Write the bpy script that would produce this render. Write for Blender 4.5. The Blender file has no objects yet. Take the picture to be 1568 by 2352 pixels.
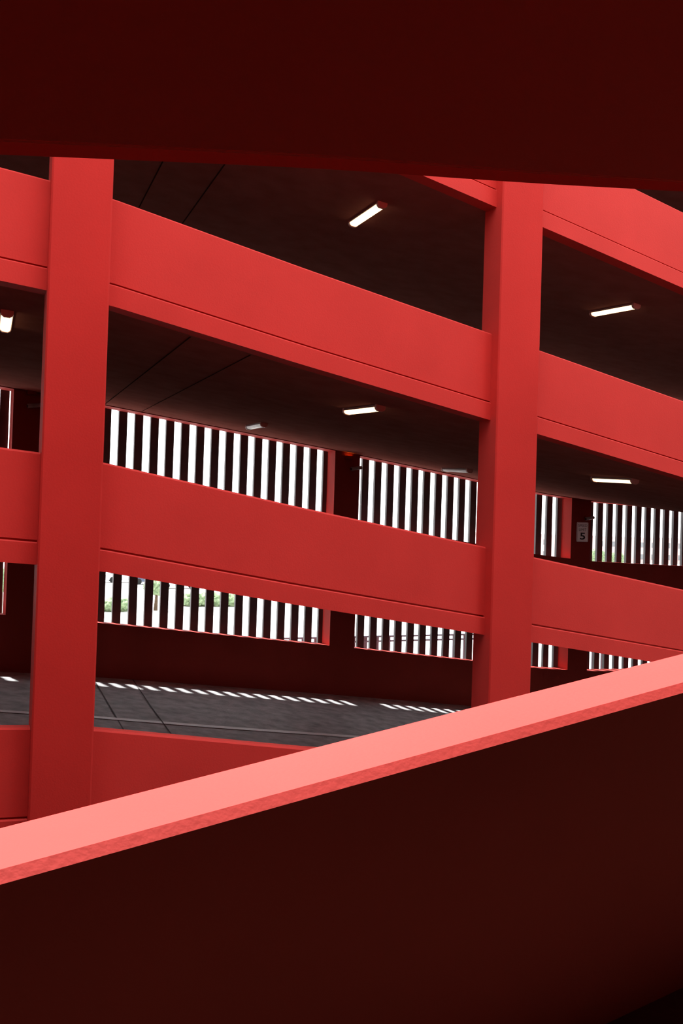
import bpy, bmesh, math, random
from mathutils import Vector, Matrix, noise
from mathutils.bvhtree import BVHTree
random.seed(7)
S = bpy.context.scene
COL = S.collection
try:
    S.view_settings.view_transform = 'Standard'
    S.view_settings.look = 'None'
except Exception as e:
    print(e)

# ------------------------------------------------------------------ camera
F = 2287.0
CAMZ = 6.5
PITCH = math.radians(1.1)
ROLL = 0.031
C = Vector((0, 0, CAMZ))
RM = (Matrix.Rotation(math.radians(90) + PITCH, 4, 'X') @ Matrix.Rotation(ROLL, 4, 'Z'))
cd = bpy.data.cameras.new("camera")
cam = bpy.data.objects.new("camera", cd)
COL.objects.link(cam)
cam.matrix_world = Matrix.Translation(C) @ RM
cd.sensor_fit = 'VERTICAL'
cd.sensor_height = 36.0
cd.sensor_width = 24.0
cd.lens = 36.0 * F / 2352.0
cd.clip_end = 1000
S.camera = cam

def ray(x, y):
    return (RM.to_3x3() @ Vector(((x - 784) / F, (1176 - y) / F, -1))).normalized()

FL = 3.3
class Plane:
    """vertical survey plane: origin p, unit direction d, normal n (away from the camera)"""
    def __init__(s, xa, za, xb, zb):
        a = Vector(((xa - 784) / F * za, za)); b = Vector(((xb - 784) / F * zb, zb))
        s.p = a; s.d = (b - a).normalized(); s.n = Vector((-s.d.y, s.d.x))
    def hit(s, x, y, v=0.0):
        r = ray(x, y)
        q = s.p + s.n * v
        t = (q - Vector((0, 0))).dot(s.n) / Vector((r.x, r.y)).dot(s.n)
        P = C + r * t
        return (Vector((P.x, P.y)) - s.p).dot(s.d), P.z
    def pt(s, u, v, z):
        q = s.p + s.d * u + s.n * v
        return Vector((q.x, q.y, z))

FA = Plane(260, F * FL / 608, 1128, F * FL / 491)      # ramp edge across the void
FB = Plane(218, F * FL / 324, 1356, F * FL / 252)      # outer wall
NP = Plane(0, 2.90, 1568, 4.19)                        # edge of the near ramp

class Line:
    def __init__(s, pts):
        s.p = sorted(pts)
    def __call__(s, u):
        p = s.p
        for i in range(len(p) - 1):
            if u <= p[i + 1][0] or i == len(p) - 2:
                a, b = p[i], p[i + 1]
                return a[1] + (b[1] - a[1]) * (u - a[0]) / (b[0] - a[0])

near_top = Line([FA.hit(*q) for q in [(0, 382), (110, 411), (260, 455), (700, 615), (1128, 765), (1238, 803), (1568, 920)]])
far_sill = Line([FB.hit(*q) for q in [(10, 1074), (218, 1104), (755, 1191), (1078, 1246), (1228, 1273), (1356, 1289), (1568, 1300)]])
WH = 1.82
def ntop(k): return lambda u: near_top(u) + FL * (k - 1)
def fsill(k): return lambda u: far_sill(u) + FL * k

# ------------------------------------------------------------------ materials
def new_mat(name):
    m = bpy.data.materials.new(name); m.use_nodes = True
    nt = m.node_tree; b = nt.nodes["Principled BSDF"]
    return m, nt, b

def mat_noise(name, c1, c2, rough=0.6, scale=1.5, spec=0.3, bump=0.05, bscale=60, metallic=0.0, stretch=(1, 1, 1), detail=6):
    m, nt, b = new_mat(name)
    tc = nt.nodes.new("ShaderNodeTexCoord")
    mp = nt.nodes.new("ShaderNodeMapping"); mp.inputs["Scale"].default_value = stretch
    nt.links.new(tc.outputs["Object"], mp.inputs["Vector"])
    n = nt.nodes.new("ShaderNodeTexNoise"); n.inputs["Scale"].default_value = scale; n.inputs["Detail"].default_value = detail
    nt.links.new(mp.outputs[0], n.inputs["Vector"])
    r = nt.nodes.new("ShaderNodeValToRGB")
    r.color_ramp.elements[0].position = 0.3; r.color_ramp.elements[1].position = 0.7
    r.color_ramp.elements[0].color = (*c1, 1); r.color_ramp.elements[1].color = (*c2, 1)
    nt.links.new(n.outputs["Fac"], r.inputs["Fac"])
    nt.links.new(r.outputs["Color"], b.inputs["Base Color"])
    b.inputs["Roughness"].default_value = rough
    b.inputs["Specular IOR Level"].default_value = spec
    b.inputs["Metallic"].default_value = metallic
    if bump:
        n2 = nt.nodes.new("ShaderNodeTexNoise"); n2.inputs["Scale"].default_value = bscale
        nt.links.new(mp.outputs[0], n2.inputs["Vector"])
        bp = nt.nodes.new("ShaderNodeBump"); bp.inputs["Strength"].default_value = bump; bp.inputs["Distance"].default_value = 0.02
        nt.links.new(n2.outputs["Fac"], bp.inputs["Height"])
        nt.links.new(bp.outputs["Normal"], b.inputs["Normal"])
    return m

def mat_emit(name, col, strength):
    m, nt, b = new_mat(name)
    b.inputs["Base Color"].default_value = (*col, 1)
    b.inputs["Emission Color"].default_value = (*col, 1)
    b.inputs["Emission Strength"].default_value = strength
    return m

RED = mat_noise("red_painted_concrete", (0.55, 0.046, 0.036), (0.61, 0.053, 0.042), 0.7, 0.9, 0.2, 0.08, 45)
REDC = mat_noise("deeper_red_column_paint", (0.50, 0.036, 0.028), (0.56, 0.042, 0.033), 0.7, 0.9, 0.15, 0.08, 45)
REDN = mat_noise("near_side_red_baked_shade", (0.36, 0.047, 0.028), (0.41, 0.053, 0.032), 0.75, 0.8, 0.1, 0.08, 45)  # same red, darkened to hold the shade on the near parapet's inner face
REDB = mat_noise("beam_red_baked_light", (0.70, 0.080, 0.052), (0.76, 0.088, 0.057), 0.75, 0.8, 0.05, 0.08, 45)  # same red, brightened in place of light on the beam's inner face
REDU = mat_noise("soffit_red_baked_shade", (0.20, 0.020, 0.014), (0.23, 0.023, 0.016), 0.8, 0.8, 0.0, 0.08, 45)  # same red, darkened to hold the shade under the near beam
REDD = mat_noise("red_concrete_baked_shade", (0.19, 0.020, 0.013), (0.23, 0.024, 0.017), 0.75, 0.8, 0.10, 0.10, 40)  # same red with the shade of inward faces put into the colour
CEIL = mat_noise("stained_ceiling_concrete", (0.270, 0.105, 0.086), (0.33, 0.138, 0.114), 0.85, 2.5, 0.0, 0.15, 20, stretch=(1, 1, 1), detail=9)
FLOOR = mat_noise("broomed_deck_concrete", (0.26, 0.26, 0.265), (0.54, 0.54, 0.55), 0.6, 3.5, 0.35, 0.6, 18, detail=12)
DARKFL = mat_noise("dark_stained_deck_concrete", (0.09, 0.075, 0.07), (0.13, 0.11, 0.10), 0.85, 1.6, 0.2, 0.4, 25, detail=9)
VOIDFL = mat_noise("low_bounce_void_ground", (0.025, 0.02, 0.018), (0.04, 0.034, 0.03), 0.9, 1.6, 0.1, 0.4, 25, detail=9)  # unseen void floor, made dark to cut light bounced onto the lower facade
JOINT = mat_noise("dark_joint_sealant", (0.04, 0.02, 0.017), (0.05, 0.026, 0.022), 0.9, 3, 0.0, 0)
JOINTF = mat_noise("deck_joint_sealant", (0.08, 0.08, 0.08), (0.12, 0.12, 0.12), 0.8, 3, 0.2, 0)
LINEM = mat_noise("worn_white_line_paint", (0.90, 0.90, 0.90), (0.96, 0.96, 0.96), 0.45, 6, 1.0, 0)
FIN = mat_noise("dark_metal_fin", (0.040, 0.038, 0.040), (0.06, 0.057, 0.06), 0.5, 3, 0.3, 0)
HOUS = mat_noise("light_housing_metal", (0.40, 0.32, 0.30), (0.48, 0.40, 0.38), 0.5, 4, 0.4, 0)
CAPM = mat_noise("end_cap_plastic", (0.50, 0.24, 0.20), (0.58, 0.30, 0.26), 0.5, 4, 0.4, 0)
LENS = mat_emit("lit_diffuser", (1.0, 0.70, 0.40), 2.6)
LENSOFF = mat_noise("unlit_diffuser", (0.62, 0.60, 0.58), (0.75, 0.73, 0.72), 0.3, 6, 0.5, 0)
WHITE = mat_noise("white_sign_sheeting", (0.90, 0.88, 0.90), (0.95, 0.93, 0.95), 0.5, 5, 0.5, 0)
BLACK = mat_noise("black_sign_ink", (0.01, 0.01, 0.012), (0.02, 0.02, 0.022), 0.5, 5, 0.3, 0)
GREYM = mat_noise("grey_metal", (0.18, 0.17, 0.17), (0.26, 0.25, 0.25), 0.4, 5, 0.5, 0)
RAILM = mat_noise("blue_grey_painted_metal", (0.16, 0.18, 0.22), (0.20, 0.22, 0.26), 0.5, 4, 0.4, 0)
GROUND = mat_noise("pale_pavement", (0.50, 0.48, 0.46), (0.62, 0.60, 0.57), 0.9, 0.15, 0.1, 0.2, 5)
LEAF = mat_noise("green_foliage", (0.10, 0.17, 0.08), (0.30, 0.38, 0.22), 0.8, 5, 0.2, 0.4, 12)
BARK = mat_noise("brown_bark", (0.07, 0.045, 0.03), (0.12, 0.08, 0.05), 0.9, 6, 0.1, 0.4, 12)
STUCCO = mat_noise("rose_stucco", (0.60, 0.40, 0.38), (0.66, 0.46, 0.44), 0.9, 0.8, 0.1, 0.1)
GLASS = mat_noise("dark_window_glass", (0.14, 0.15, 0.16), (0.18, 0.19, 0.20), 0.15, 2, 0.6, 0)
CARA = mat_noise("white_car_paint", (0.45, 0.46, 0.48), (0.5, 0.51, 0.53), 0.3, 1, 0.5, 0)
CARB = mat_noise("dark_blue_car_paint", (0.05, 0.07, 0.12), (0.06, 0.08, 0.14), 0.3, 1, 0.5, 0)
RUBBER = mat_noise("black_rubber", (0.015, 0.015, 0.015), (0.025, 0.025, 0.025), 0.8, 3, 0.2, 0)
AMBER = mat_emit("amber_lens", (1.0, 0.32, 0.04), 14)

# ------------------------------------------------------------------ mesh helpers
def mk(name, verts, faces, mat, parent=None, label=None, category=None, kind=None, group=None, smooth=False, origin=None):
    me = bpy.data.meshes.new(name)
    o = Vector(origin) if origin is not None else Vector((0, 0, 0))
    me.from_pydata([tuple(Vector(v) - o) for v in verts], [], faces)
    bm = bmesh.new(); bm.from_mesh(me)
    bmesh.ops.recalc_face_normals(bm, faces=bm.faces)
    bm.to_mesh(me); bm.free()
    me.materials.append(mat)
    if smooth:
        for p in me.polygons: p.use_smooth = True
    ob = bpy.data.objects.new(name, me)
    COL.objects.link(ob)
    ob.location = o
    if parent is not None:
        ob.parent = parent
        ob.matrix_parent_inverse = Matrix.Translation(-parent.location)
    if label: ob["label"] = label
    if category and parent is None: ob["category"] = category
    if kind: ob["kind"] = kind
    if group: ob["group"] = group
    return ob

def bake_face_light(ob, mat, n, lo=0.9):
    """red with light and shade baked in, on the faces that point along n"""
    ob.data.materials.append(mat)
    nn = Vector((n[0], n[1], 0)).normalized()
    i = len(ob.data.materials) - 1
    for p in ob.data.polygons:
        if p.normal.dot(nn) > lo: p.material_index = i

def sweep(V, Fc, plane, us, line, sec):
    b = len(V); m = len(sec)
    for u in us:
        z = line(u)
        for v, w in sec: V.append(plane.pt(u, v, z + w))
    for i in range(len(us) - 1):
        for j in range(m):
            a = b + i * m + j; c = b + i * m + (j + 1) % m
            Fc.append((a, c, c + m, a + m))
    Fc.append(tuple(range(b, b + m)))
    Fc.append(tuple(range(b + (len(us) - 1) * m, b + len(us) * m)))

def lin(a, b, n): return [a + (b - a) * i / (n - 1) for i in range(n)]

def mid(V):
    s = Vector((0, 0, 0))
    for v in V: s += Vector(v)
    return s / len(V)

def boxv(V, Fc, M, sx, sy, sz, o=(0, 0, 0)):
    b = len(V)
    for z in (-1, 1):
        for y in (-1, 1):
            for x in (-1, 1):
                V.append(M @ Vector((o[0] + x * sx / 2, o[1] + y * sy / 2, o[2] + z * sz / 2)))
    for f in [(0, 2, 3, 1), (4, 5, 7, 6), (0, 1, 5, 4), (2, 6, 7, 3), (0, 4, 6, 2), (1, 3, 7, 5)]:
        Fc.append(tuple(b + i for i in f))

def bevel(ob, w, seg=2):
    md = ob.modifiers.new("bevel", 'BEVEL'); md.width = w; md.segments = seg; md.limit_method = 'ANGLE'
    return ob

# ------------------------------------------------------------------ columns
def column(x0, xc, xr, y, ndeg, wid, dep, label):
    a = math.radians(ndeg)
    n = Vector((-math.sin(a), math.cos(a))); d = Vector((math.cos(a), math.sin(a)))
    u, z = FA.hit(xc, y, -0.2)
    P = FA.pt(u, -0.2, 0); P = Vector((P.x, P.y))
    V = []; ch = 0.02
    prof = [P + d * ch, P + d * (wid - ch), P + d * wid + n * ch, P + d * wid + n * (dep - ch), P + d * (wid - ch) + n * dep, P + d * ch + n * dep, P + n * (dep - ch), P + n * ch]
    zs = [0.0, 8, 17.5]
    for zz in zs:
        for q in prof: V.append((q.x, q.y, zz))
    m = 8; Fc = []
    for i in range(len(zs) - 1):
        for j in range(m):
            Fc.append((i * m + j, i * m + (j + 1) % m, (i + 1) * m + (j + 1) % m, (i + 1) * m + j))
    Fc.append(tuple(range(m))); Fc.append(tuple(range((len(zs) - 1) * m, len(zs) * m)))
    ctr = sum(prof, Vector((0, 0))) / m
    mk("column", V, Fc, REDC, label=label, category="column", origin=(ctr.x, ctr.y, 0))
    return prof
col_a = column(88, 96, 239, 1033, 21.1, 0.72, 0.50, "red painted square concrete column rising past three parapets")
col_b = column(1105, 1148, 1240, 700, 25.4, 0.77, 0.50, "red painted square concrete column beside the speed limit pier")
def uof(q): return (q - FA.p).dot(FA.d)
ua0, ua1 = min(uof(q) for q in col_a), max(uof(q) for q in col_a)
ub0, ub1 = min(uof(q) for q in col_b), max(uof(q) for q in col_b)

# ------------------------------------------------------------------ ramp parapets across the void
UL, UR = -12.0, 22.0
names = {-1: "lowest", 0: "middle", 1: "upper", 2: "topmost", 3: "roof"}
for k in range(-1, 4):
    for (a, b, n, where) in [(UL + 0.4, ua0 + 0.08, 12, "ending at a column"), (ua1 - 0.2, ub0 + 0.2, 24, "between two columns"), (ub1 - 0.2, UR - 0.4, 16, "past the column")]:
        V = []; Fc = []
        us = lin(a, b, n)
        sweep(V, Fc, FA, us, ntop(k), [(0, -1.055), (0, -0.025), (0.02, -0.004), (0.03, 0), (0.19, 0), (0.2, -0.01), (0.2, -1.1), (0.05, -1.1), (0.05, -1.055)])
        o = mid(V)
        p = mk("parapet", V, Fc, RED, label="red sloping concrete parapet, %s ramp, %s" % (names[k], where), category="parapet", origin=o)
        V = []; Fc = []
        sweep(V, Fc, FA, us, ntop(k), [(-0.03, -1.35), (-0.03, -1.095), (-0.015, -1.08), (0.05, -1.08), (0.05, -1.10), (0.22, -1.10), (0.22, -1.35)])
        mk("edge_beam", V, Fc, RED, parent=p, origin=o)

# ------------------------------------------------------------------ decks
cshift = FB.hit(240, 915)[0] - FA.hit(455, 775)[0]
NU, NT = 70, 9
def deck_pt(k, u, t, top):
    a = FA.pt(u, 0.22, ntop(k)(u) - (1.12 if top else 1.34))
    u2 = u + cshift
    b = FB.pt(u2, 0.0, fsill(k)(u2) - (1.27 if top else 1.48))
    return a.lerp(b, t)
ceil_bvh = {}; floor_bvh = {}
for k in range(-1, 4):
    V = []; Fc = []
    us = lin(UL, UR, NU); ts = lin(0, 1, NT)
    for top in (1, 0):
        for u in us:
            for t in ts: V.append(deck_pt(k, u, t, top))
    half = NU * NT
    tops = []; bots = []
    for i in range(NU - 1):
        for j in range(NT - 1):
            a = i * NT + j
            tops.append((a, a + 1, a + NT + 1, a + NT))
            bots.append((half + a, half + a + 1, half + a + NT + 1, half + a + NT))
    side = []
    for i in range(NU - 1):
        for j in (0, NT - 1):
            a = i * NT + j
            side.append((a, a + NT, half + a + NT, half + a))
    for j in range(NT - 1):
        for i in (0, NU - 1):
            a = i * NT + j
            side.append((a, a + 1, half + a + 1, half + a))
    floor_bvh[k] = BVHTree.FromPolygons([tuple(v) for v in V], tops)
    ceil_bvh[k] = BVHTree.FromPolygons([tuple(v) for v in V], bots)
    nm = "floor" if k == -1 else "ceiling"
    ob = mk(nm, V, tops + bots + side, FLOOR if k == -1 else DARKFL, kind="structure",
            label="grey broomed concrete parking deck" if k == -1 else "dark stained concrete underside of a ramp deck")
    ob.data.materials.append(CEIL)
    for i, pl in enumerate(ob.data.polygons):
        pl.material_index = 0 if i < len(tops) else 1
    if k >= 0:
        for uj in [FA.hit(455, 775)[0], FA.hit(595, 820)[0]]:
            pa = deck_pt(k, uj, 0.01, 0); pb = deck_pt(k, uj, 0.99, 0)
            V = []; Fc = []; n = 9
            dv = pb - pa; sv = Vector((-dv.y, dv.x, 0)).normalized() * 0.012
            for i in range(n):
                q = pa.lerp(pb, i / (n - 1))
                for s_ in (-1, 1): V.append(q + sv * s_ + Vector((0, 0, -0.006)))
            for i in range(n - 1): Fc.append((2 * i, 2 * i + 1, 2 * i + 3, 2 * i + 2))
            mk("expansion_joint", V, Fc, JOINT, parent=ob)
    else:
        floor_ob = ob

def cast(bvh, x, y):
    h = bvh.ray_cast(C, ray(x, y), 200)
    return h[0], h[1]

def floor_strip(pix, w, name, mat, parent=None, **kw):
    P = []
    for i in range(len(pix) - 1):
        for t in lin(0, 1, 8)[:-1]:
            x = pix[i][0] + (pix[i + 1][0] - pix[i][0]) * t; y = pix[i][1] + (pix[i + 1][1] - pix[i][1]) * t
            h = cast(floor_bvh[-1], x, y)[0]
            if h: P.append(h)
    h = cast(floor_bvh[-1], *pix[-1])[0]
    if h: P.append(h)
    if len(P) < 2: print("strip fail", name); return
    V = []; Fc = []
    for i, q in enumerate(P):
        dv = P[min(i + 1, len(P) - 1)] - P[max(i - 1, 0)]
        sv = Vector((-dv.y, dv.x, 0)).normalized() * w / 2
        for s_ in (-1, 1):
            e = q + sv * s_
            h = floor_bvh[-1].ray_cast(Vector((e.x, e.y, 40)), Vector((0, 0, -1)), 100)[0]
            V.append(Vector((e.x, e.y, (h.z if h else q.z) + 0.012)))
    for i in range(len(P) - 1): Fc.append((2 * i, 2 * i + 1, 2 * i + 3, 2 * i + 2))
    mk(name, V, Fc, mat, parent=parent, **kw)
floor_strip([(-60, 1630), (60, 1638), (215, 1648), (500, 1671), (800, 1692), (860, 1697)], 0.20, "painted_line", LINEM,
            label="worn white painted stripe along the parking deck", category="painted line")
floor_strip([(212, 1556), (245, 1612), (285, 1680)], 0.028, "expansion_joint", JOINTF, parent=floor_ob)
floor_strip([(305, 1562), (345, 1622), (395, 1690)], 0.028, "expansion_joint", JOINTF, parent=floor_ob)

# ------------------------------------------------------------------ outer wall with louvre bays
TH = 0.45
us_a = FB.hit(768, 1100)[0]; us_b = FB.hit(825, 1110)[0]; us_c = FB.hit(1312, 1200)[0]; us_d = FB.hit(1356, 1210)[0]
period = us_d - us_b; pier = ((us_b - us_a) + (us_d - us_c)) / 2
W0, W1 = UL + cshift, UR + cshift
V = []; Fc = []
bays = []
i = -3
while us_b + i * period < W1:
    e = us_b + (i + 1) * period - pier
    if i == -2: e = FB.hit(30, 950)[0]
    bays.append((us_b + i * period, e)); i += 1
bays = [b for b in bays if b[0] > W0 + 0.1 and b[1] < W1 + 3]
for k in range(-1, 4):
    sweep(V, Fc, FB, lin(W0, W1, 60), fsill(k), [(0, -1.5), (0, 0), (TH, 0), (TH, -1.5)])
    edges = [W0] + [e for b in bays for e in b] + [W1]
    for j in range(0, len(edges) - 1, 2):
        a, b = edges[j], edges[j + 1]
        if b - a < 0.05: continue
        sweep(V, Fc, FB, lin(a, b, 3), fsill(k), [(0, 0), (0, WH + 0.02), (TH, WH + 0.02), (TH, 0)])
wb = mk("wall_back", V, Fc, RED, kind="structure", label="red painted concrete outer wall with sloping louvred openings")
bake_face_light(wb, REDD, -FB.n)  # inward faces carry shade in their colour; jambs keep the plain red

fv = TH + 0.10
f0 = FB.hit(262 + 18, 1020, fv)[0]; f1 = FB.hit(733 + 15, 1090, fv)[0]
pitch = (f1 - f0) / 14.0
for k in range(-1, 3):
    for (a, b) in bays:
        if b < FB.hit(-120, 1000)[0] or a > FB.hit(1700, 1200)[0]: continue
        V = []; Fc = []
        fz = fsill(k)
        j0 = math.floor((a - 0.5 - f0) / pitch)
        u = f0 + j0 * pitch
        while u < b + 0.18:
            P = FB.pt(u, fv, 0)
            ang = math.atan2(FB.d.y, FB.d.x)
            M = Matrix.Translation((P.x, P.y, fz(u) + WH / 2)) @ Matrix.Rotation(ang, 4, 'Z')
            if u > a - 0.1: boxv(V, Fc, M, pitch * 0.52, 0.09, WH + 0.9)
            u += pitch
        for w in (-0.35, WH + 0.3):
            sweep(V, Fc, FB, lin(a - 0.1, b + 0.2, 12), fz, [(fv + 0.045, w), (fv + 0.045, w + 0.08), (fv + 0.12, w + 0.08), (fv + 0.12, w)])
        mk("louver_screen", V, Fc, FIN, label="screen of dark vertical metal fins filling a wall opening", category="louver screen",
           group="fin screens of the outer wall", origin=mid(V))

# ------------------------------------------------------------------ near ramp: parapet, floor, beam, ceiling
n_line = Line([NP.hit(*q) for q in [(0, 1900), (735, 1713), (1568, 1500)]])
NU0, NU1 = -9.0, 16.0
V = []; Fc = []
T = 0.342
sweep(V, Fc, NP, lin(NU0, NU1, 12), n_line, [(0, -1.35), (0, -0.01), (-0.01, 0), (-T, 0), (-T - 0.028, -0.029), (-T - 0.028, -1.5), (-0.1, -1.5)])
near_par = mk("parapet", V, Fc, RED, label="thick red concrete parapet with sunlit pink top sloping upward", category="parapet", origin=mid(V))
bake_face_light(near_par, REDN, -NP.n, 0.97)  # inner face: shade put into the colour
bake_face_light(near_par, REDD, NP.n, 0.97)  # outer face darkened in colour to cut red bounce onto the facade
V = []; Fc = []
sweep(V, Fc, NP, lin(NU0, NU1, 12), n_line, [(-T - 0.028, -1.12), (-9, -1.12), (-9, -1.4), (-T - 0.028, -1.4)])
mk("floor", V, Fc, DARKFL, kind="structure", label="dark grey concrete deck of the near ramp")
b_line = Line([NP.hit(*q) for q in [(0, 355), (260, 366), (520, 377), (800, 391), (975, 404), (1240, 422), (1568, 440)]])
for lv in (0, 1, 2):  # upper levels are unseen, added to cut low sky light in the void
    bl = (lambda u, lv=lv: b_line(u) + FL * lv)
    V = []; Fc = []
    sweep(V, Fc, NP, lin(NU0, 0, 5) + lin(0.3, 3, 12) + lin(3.5, NU1, 5), bl, [(0, 0), (0, 2.3), (-0.12, 2.3), (-0.12, 0.006), (-0.112, 0.006), (-0.112, 0)])
    bm_ = mk("beam", V, Fc, RED, label="deep red concrete edge beam overhead; upper ones added to block sky", category="beam", origin=mid(V))
    bake_face_light(bm_, REDB, -NP.n)  # inner face lifted in colour to stand in for light
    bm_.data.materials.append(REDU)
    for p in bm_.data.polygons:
        if p.normal.z < -0.5: p.material_index = 2  # underside shade put into the colour
    V = []; Fc = []
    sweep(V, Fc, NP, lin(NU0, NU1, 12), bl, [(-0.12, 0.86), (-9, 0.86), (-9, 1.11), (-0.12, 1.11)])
    mk("ceiling", V, Fc, REDU, kind="structure", label="dark concrete near ramp ceiling; upper ones added to block sky")
V = []; Fc = []
sweep(V, Fc, NP, lin(NU0, NU1, 3), lambda u: 0, [(-8.7, 0), (-8.7, 17), (-9, 17), (-9, 0)])
mk("wall_front_blocker", V, Fc, REDN, kind="structure", label="added unseen dark red wall behind the camera, blocking sky light")  # unseen, added so no sky light reaches the near deck from behind
def blocker_wall(name, u0):  # unseen walls added to keep low sky light out of the void
    V = []; Fc = []
    a = FA.pt(u0, 0, 0) - Vector((FA.n.x, FA.n.y, 0)) * 22
    b = FB.pt(u0 + cshift, 0, 0)
    dv = (b - a).normalized(); sv = Vector((-dv.y, dv.x, 0)) * 0.15
    for z in (0, 17):
        for q in (a - sv, b - sv, b + sv, a + sv): V.append((q.x, q.y, z))
    Fc = [(0, 1, 2, 3), (4, 5, 6, 7), (0, 1, 5, 4), (1, 2, 6, 5), (2, 3, 7, 6), (3, 0, 4, 7)]
    mk(name, V, Fc, REDD, kind="structure", label="added unseen red end wall blocking sky light from the side")
blocker_wall("wall_left_blocker", UL)
blocker_wall("wall_right_blocker", UR)

# ------------------------------------------------------------------ light fixtures
def fixture(xa, ya, xb, yb, k, lit, label):
    pa, nn = cast(ceil_bvh[k], xa, ya); pb, _ = cast(ceil_bvh[k], xb, yb)
    if pa is None or pb is None: print("fixture miss", xa, ya); return
    dv = pb - pa; L = dv.length
    L = min(max(L, 1.15), 1.35)
    c = (pa + pb) / 2; dx = dv.normalized()
    up = nn if nn.z > 0 else -nn
    dy = up.cross(dx).normalized(); dz = dx.cross(dy).normalized()
    R = Matrix((dx, dy, dz)).transposed().to_4x4()
    M = Matrix.Translation(c) @ R
    root = bpy.data.objects.new("ceiling_light", None); COL.objects.link(root)
    root.empty_display_size = 0.2
    root.matrix_world = M
    root["label"] = label; root["category"] = "ceiling light"; root["group"] = "fluorescent ceiling lights"
    W = 0.72
    def prism(name, sec, x0, x1, mat):
        V = []; Fc = []
        for x in (x0, x1):
            for y, z in sec: V.append((x, y * W, z * 0.85))
        m = len(sec)
        for j in range(m): Fc.append((j, (j + 1) % m, m + (j + 1) % m, m + j))
        Fc.append(tuple(range(m))); Fc.append(tuple(range(m, 2 * m)))
        o = mk(name, V, Fc, mat)
        o.parent = root
        o.matrix_parent_inverse = Matrix()
        return o
    prism("housing", [(-0.10, 0.0), (0.10, 0.0), (0.118, -0.045), (-0.118, -0.045)], -L / 2, L / 2, HOUS)
    prism("diffuser", [(-0.105, -0.045), (0.105, -0.045), (0.09, -0.08), (0.05, -0.10), (-0.05, -0.10), (-0.09, -0.08)], -L / 2 + 0.05, L / 2 - 0.05, LENS if lit else LENSOFF)
    for s_ in (-1, 1):
        prism("end_cap", [(-0.118, 0.0), (0.118, 0.0), (0.12, -0.05), (0.10, -0.085), (0.055, -0.112), (-0.055, -0.112), (-0.10, -0.085), (-0.12, -0.05)], s_ * (L / 2 - 0.05), s_ * (L / 2 + 0.01), CAPM)
lit_l = "lit fluorescent ceiling light with glowing warm white diffuser"
off_l = "unlit pale fluorescent ceiling light near the louvred wall"
for q in [(808, 512, 882, 462, 2), (1357, 718, 1468, 697, 2), (12, 755, 18, 706, 1), (795, 941, 877, 931, 1), (1357, 1096, 1468, 1101, 1)]:
    fixture(*q, True, lit_l)
for q in [(567, 979, 612, 970, 1), (1016, 1075, 1083, 1078, 1), (1380, 1154, 1455, 1158, 1)]:
    fixture(*q, False, off_l)

# ------------------------------------------------------------------ wall-mounted things
ANG2 = math.atan2(FB.d.y, FB.d.x)
def wall_root(name, x, y, label, category, v=0.0):
    u, z = FB.hit(x, y, v)
    P = FB.pt(u, v, z)
    r = bpy.data.objects.new(name, None); COL.objects.link(r)
    r.matrix_world = Matrix.Translation(P) @ Matrix.Rotation(ANG2, 4, 'Z')
    r.empty_display_size = 0.2
    r["label"] = label; r["category"] = category
    return r
def local(name, V, Fc, mat, root, smooth=False, label=None):
    o = mk(name, V, Fc, mat, smooth=smooth)
    if label: o["label"] = label
    o.parent = root; o.matrix_parent_inverse = Matrix()
    return o
I4 = Matrix()
sg = wall_root("speed_limit_sign", 1336, 1222, "white rectangular speed limit 5 sign on a dark pier", "sign")
u0, z0 = FB.hit(1323, 1222); u1, _ = FB.hit(1349, 1222); _, zt = FB.hit(1336, 1199); _, zb = FB.hit(1336, 1244)
SW = u1 - u0; SH = zt - zb
def rrect(w, h, r, y, n=5):
    pts = []
    for cx, cz, a0 in [(w / 2 - r, h / 2 - r, 0), (-w / 2 + r, h / 2 - r, 90), (-w / 2 + r, -h / 2 + r, 180), (w / 2 - r, -h / 2 + r, 270)]:
        for i in range(n):
            a = math.radians(a0 + 90 * i / (n - 1)); pts.append((cx + r * math.cos(a), y, cz + r * math.sin(a)))
    return pts
a = rrect(SW, SH, 0.03, -0.012); b = rrect(SW, SH, 0.03, -0.028)
m = len(a)
local("plate", a + b, [tuple(range(m)), tuple(range(m, 2 * m))] + [(j, (j + 1) % m, m + (j + 1) % m, m + j) for j in range(m)], WHITE, sg)
a = rrect(SW * 0.93, SH * 0.96, 0.025, -0.032); b = rrect(SW * 0.93 - 0.012, SH * 0.96 - 0.012, 0.018, -0.032)
local("border", a + b, [(j, (j + 1) % m, m + (j + 1) % m, m + j) for j in range(m)], BLACK, sg)
def text(body, w, h, z, off):
    cu = bpy.data.curves.new("lettering", 'FONT'); cu.body = body; cu.size = 1.0
    cu.extrude = 0.0; cu.offset = off
    t = bpy.data.objects.new("tmp", cu); COL.objects.link(t)
    dg = bpy.context.evaluated_depsgraph_get(); dg.update()
    me = bpy.data.meshes.new_from_object(t.evaluated_get(dg))
    bpy.data.objects.remove(t)
    xs = [v.co.x for v in me.vertices]; ys = [v.co.y for v in me.vertices]
    sx = w / (max(xs) - min(xs)); sy = h / (max(ys) - min(ys)); cx = (max(xs) + min(xs)) / 2; cy = (max(ys) + min(ys)) / 2
    for v in me.vertices:
        v.co = Vector(((v.co.x - cx) * sx, -0.033, (v.co.y - cy) * sy + z))
    me.materials.clear(); me.materials.append(BLACK)
    o = bpy.data.objects.new("lettering", me); COL.objects.link(o); o.parent = sg
text("SPEED", SW * 0.78, SH * 0.13, SH * 0.33, 0.0)
text("LIMIT", SW * 0.64, SH * 0.13, SH * 0.12, 0.0)
text("5", SW * 0.46, SH * 0.36, -SH * 0.21, 0.02)

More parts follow.
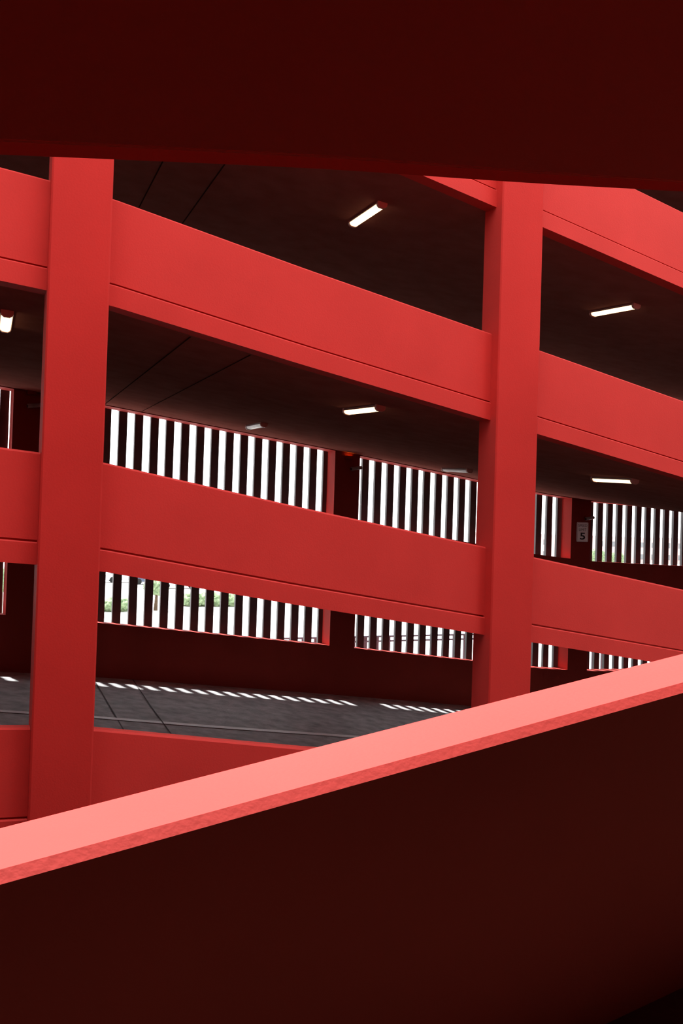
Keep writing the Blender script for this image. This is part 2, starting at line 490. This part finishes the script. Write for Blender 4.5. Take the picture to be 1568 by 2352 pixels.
def cyl(V, Fc, p0, p1, r0, r1=None, n=12):
    r1 = r0 if r1 is None else r1
    p0 = Vector(p0); p1 = Vector(p1); ax = (p1 - p0).normalized()
    s1 = ax.orthogonal().normalized(); s2 = ax.cross(s1); b = len(V)
    for p, r in ((p0, r0), (p1, r1)):
        for i in range(n):
            a = 2 * math.pi * i / n; V.append(p + s1 * math.cos(a) * r + s2 * math.sin(a) * r)
    for i in range(n): Fc.append((b + i, b + (i + 1) % n, b + n + (i + 1) % n, b + n + i))
    Fc.append(tuple(range(b, b + n))); Fc.append(tuple(range(b + n, b + 2 * n)))

def wall_cam(x, y):
    r = wall_root("security_camera", x, y, "small dark security camera on a wall bracket", "security camera")
    r["group"] = "security cameras on the piers"
    V = []; Fc = []; boxv(V, Fc, I4, 0.10, 0.03, 0.12, (0, -0.015, 0)); cyl(V, Fc, (0, -0.02, 0), (0, -0.16, -0.01), 0.018)
    local("bracket", V, Fc, REDD, r)
    V = []; Fc = []; cyl(V, Fc, (0.13, -0.20, 0.02), (-0.17, -0.20, -0.03), 0.045, 0.05, 14)
    local("camera_body", V, Fc, GREYM, r, True)
    V = []; Fc = []; cyl(V, Fc, (-0.17, -0.20, -0.03), (-0.185, -0.20, -0.033), 0.036, 0.036, 14)
    local("camera_lens", V, Fc, BLACK, r)
wall_cam(812, 1076); wall_cam(78, 933); wall_cam(1345, 1190)
def wall_lamp(x, y):
    r = wall_root("wall_lamp", x, y, "small amber uplight fixed to a pier under the ceiling", "wall lamp")
    r["group"] = "amber pier uplights"
    V = []; Fc = []
    boxv(V, Fc, I4, 0.20, 0.12, 0.02, (0, -0.06, -0.04))
    boxv(V, Fc, I4, 0.20, 0.01, 0.10, (0, -0.115, 0)); boxv(V, Fc, I4, 0.20, 0.01, 0.10, (0, -0.005, 0))
    for s_ in (-1, 1): boxv(V, Fc, I4, 0.01, 0.12, 0.10, (s_ * 0.095, -0.06, 0))
    local("lamp_body", V, Fc, REDD, r)
    V = []; Fc = []; boxv(V, Fc, I4, 0.16, 0.08, 0.01, (0, -0.06, -0.02)); local("lamp_lens", V, Fc, AMBER, r)
wall_lamp(800, 1052); wall_lamp(72, 903)

# ------------------------------------------------------------------ exterior
def gquad(v0, v1): return [FB.pt(-150, v0, 0), FB.pt(250, v0, 0), FB.pt(250, v1, 0), FB.pt(-150, v1, 0)]
mk("floor", gquad(TH, 320), [(0, 1, 2, 3)], GROUND, kind="structure", label="pale sunlit pavement outside the garage")
mk("floor", gquad(-60, TH), [(0, 1, 2, 3)], VOIDFL, kind="structure", label="dark ground slab at the bottom of the void")
def ground_at(x, y, z=0):
    r = ray(x, y); t = (z - CAMZ) / r.z; return C + r * t

def blob(V, Fc, c, rx, ry, rz, seed):
    bm = bmesh.new(); bmesh.ops.create_icosphere(bm, subdivisions=4, radius=1)
    b = len(V)
    for v in bm.verts:
        n = noise.fractal(v.co * 2.2 + Vector((seed, 0, 0)), 1.0, 2.0, 4) * 0.35 + noise.noise(v.co * 9 + Vector((0, seed, 0))) * 0.12
        q = v.co * (1 + n)
        V.append(Vector((c[0] + q.x * rx, c[1] + q.y * ry, c[2] + q.z * rz)))
    for f in bm.faces: Fc.append(tuple(b + v.index for v in f.verts))
    bm.free()
def hedge(xa, xb, yb, h):
    a = ground_at(xa, yb); b = ground_at(xb, yb); L = (b - a).length
    n = max(2, int(L / 0.9)); V = []; Fc = []
    for i in range(n):
        q = a.lerp(b, (i + 0.5) / n)
        blob(V, Fc, (q.x, q.y, h * 0.45), L / n * 0.75, 0.9, h * 0.52, random.random() * 50)
    mk("hedge", V, Fc, LEAF, label="rounded green hedge beside the pavement outside", category="hedge", origin=((a + b) / 2), smooth=True)
hedge(238, 292, 1404, 1.0); hedge(425, 540, 1392, 1.1)
def tree(x, yb, h, cr):
    g = ground_at(x, yb)
    r = bpy.data.objects.new("tree", None); COL.objects.link(r); r.location = g
    r["label"] = "small leafy green tree outside the louvred wall"; r["category"] = "tree"
    V = []; Fc = []; cyl(V, Fc, (0, 0, 0), (0.05, 0, h * 0.6), 0.16, 0.09)
    cyl(V, Fc, (0.05, 0, h * 0.45), (cr * 0.5, 0.1, h * 0.75), 0.07, 0.04); cyl(V, Fc, (0.05, 0, h * 0.45), (-cr * 0.5, -0.1, h * 0.75), 0.07, 0.04)
    local("trunk", V, Fc, BARK, r)
    V = []; Fc = []
    for i in range(7):
        a = i * 0.9
        blob(V, Fc, (math.cos(a) * cr * 0.5 * (i > 0), math.sin(a) * cr * 0.5 * (i > 0), h * (0.68 + 0.06 * (i % 3))), cr * 0.6, cr * 0.6, h * 0.18, i * 7.3 + x)
    local("crown", V, Fc, LEAF, r, True)
tree(357, 1402, 2.4, 0.9); tree(1372, 1330, 5.0, 1.8); tree(1418, 1318, 4.2, 1.5); tree(0, 1408, 3.2, 1.1)

def car(x, y, paint, ang, lab):
    g = ground_at(x, y)
    r = bpy.data.objects.new("car", None); COL.objects.link(r); r.location = g; r.rotation_euler = (0, 0, ang)
    r["label"] = lab; r["category"] = "car"
    prof = [(-2.2, 0.3), (2.2, 0.3), (2.25, 0.6), (2.1, 0.82), (1.0, 0.95), (-1.75, 1.0), (-2.2, 0.9), (-2.25, 0.6)]
    def ext(name, prof, w, mat, w2=None):
        V = []; Fc = []; m = len(prof)
        for s_ in (-1, 1):
            for px, pz in prof: V.append((px, s_ * (w if (w2 is None or pz < 1.1) else w2), pz))
        for j in range(m): Fc.append((j, (j + 1) % m, m + (j + 1) % m, m + j))
        Fc.append(tuple(range(m))); Fc.append(tuple(range(m, 2 * m)))
        o = local(name, V, Fc, mat, r); bevel(o, 0.05, 2); return o
    ext("body", prof, 0.88, paint)
    ext("roof", [(-1.2, 1.38), (0.15, 1.40), (0.1, 1.46), (-1.1, 1.45)], 0.62, paint)
    ext("window", [(-1.7, 0.98), (0.95, 0.94), (0.2, 1.41), (-1.25, 1.40)], 0.82, GLASS, 0.64)
    for px in (-1.35, 1.4):
        for py in (-0.8, 0.8):
            V = []; Fc = []; cyl(V, Fc, (px, py - 0.11, 0.32), (px, py + 0.11, 0.32), 0.32, None, 20)
            local("wheel", V, Fc, RUBBER, r)
car(285, 1338, CARA, 0.3, "white sedan parked on the pavement outside")
car(345, 1342, CARB, 0.3, "dark blue sedan parked on the pavement outside")
car(410, 1352, CARA, 0.3, "pale sedan parked near the hedges outside")
car(20, 1352, CARA, 0.2, "pale sedan parked near the street tree outside")

def building(x, y, w, d, h, ang, mat, lab):
    g = ground_at(x, y)
    r = bpy.data.objects.new("building", None); COL.objects.link(r); r.location = g; r.rotation_euler = (0, 0, ang)
    r["label"] = lab; r["category"] = "building"
    V = []; Fc = []; boxv(V, Fc, I4, w, d, h, (0, 0, h / 2)); boxv(V, Fc, I4, w + 0.5, d + 0.5, 0.4, (0, 0, h + 0.2)); local("building_shell", V, Fc, mat, r)
    n = int(w / 4)
    for fl in range(int(h / 3.4)):
        for i in range(n):
            V = []; Fc = []; boxv(V, Fc, I4, 1.6, 0.08, 1.5, (-w / 2 + (i + 0.5) * w / n, -d / 2 - 0.04, 1.8 + fl * 3.4))
            local("window", V, Fc, GLASS, r)
building(1330, 1288, 60, 12, 7.0, 0.1, STUCCO, "low rose stucco building across the pavement")

z_r = FB.hit(900, 1461, 2.5)[1]
ra = FB.hit(640, 1461, 2.5)[0]; rb = FB.hit(1400, 1461, 2.5)[0]
V = []; Fc = []
u = ra
while u < rb:
    P = FB.pt(u, 2.5, 0); boxv(V, Fc, Matrix.Translation((P.x, P.y, z_r / 2)) @ Matrix.Rotation(ANG2, 4, 'Z'), 0.15, 0.04, z_r)
    u += pitch
for zz in (z_r, z_r - 0.14): cyl(V, Fc, FB.pt(ra, 2.5, zz), FB.pt(rb, 2.5, zz), 0.03)
mk("railing", V, Fc, RAILM, label="blue-grey metal picket railing outside the openings", category="railing", origin=mid(V))

# ------------------------------------------------------------------ light
w = bpy.data.worlds.new("sky"); S.world = w; w.use_nodes = True
nt = w.node_tree; bg = nt.nodes["Background"]
tc = nt.nodes.new("ShaderNodeTexCoord"); sp = nt.nodes.new("ShaderNodeSeparateXYZ"); rp = nt.nodes.new("ShaderNodeValToRGB")
nt.links.new(tc.outputs["Generated"], sp.inputs[0]); nt.links.new(sp.outputs["Z"], rp.inputs[0]); nt.links.new(rp.outputs[0], bg.inputs[0])
rp.color_ramp.elements[0].color = (1, 0.98, 0.97, 1); rp.color_ramp.elements[1].color = (0.86, 0.93, 1.0, 1)
bg.inputs[1].default_value = 3.2
sd = bpy.data.lights.new("sun", 'SUN'); sd.energy = 11.5; sd.angle = math.radians(2.0); sd.color = (1, 0.97, 0.95)
so = bpy.data.objects.new("sun", sd); COL.objects.link(so)
el = math.radians(64)
dirv = Vector((-FA.n.x * math.cos(el), -FA.n.y * math.cos(el), -math.sin(el))) + Vector((0.08, 0, 0))
so.rotation_euler = dirv.to_track_quat('-Z', 'Y').to_euler()
so.location = (0, 20, 40)
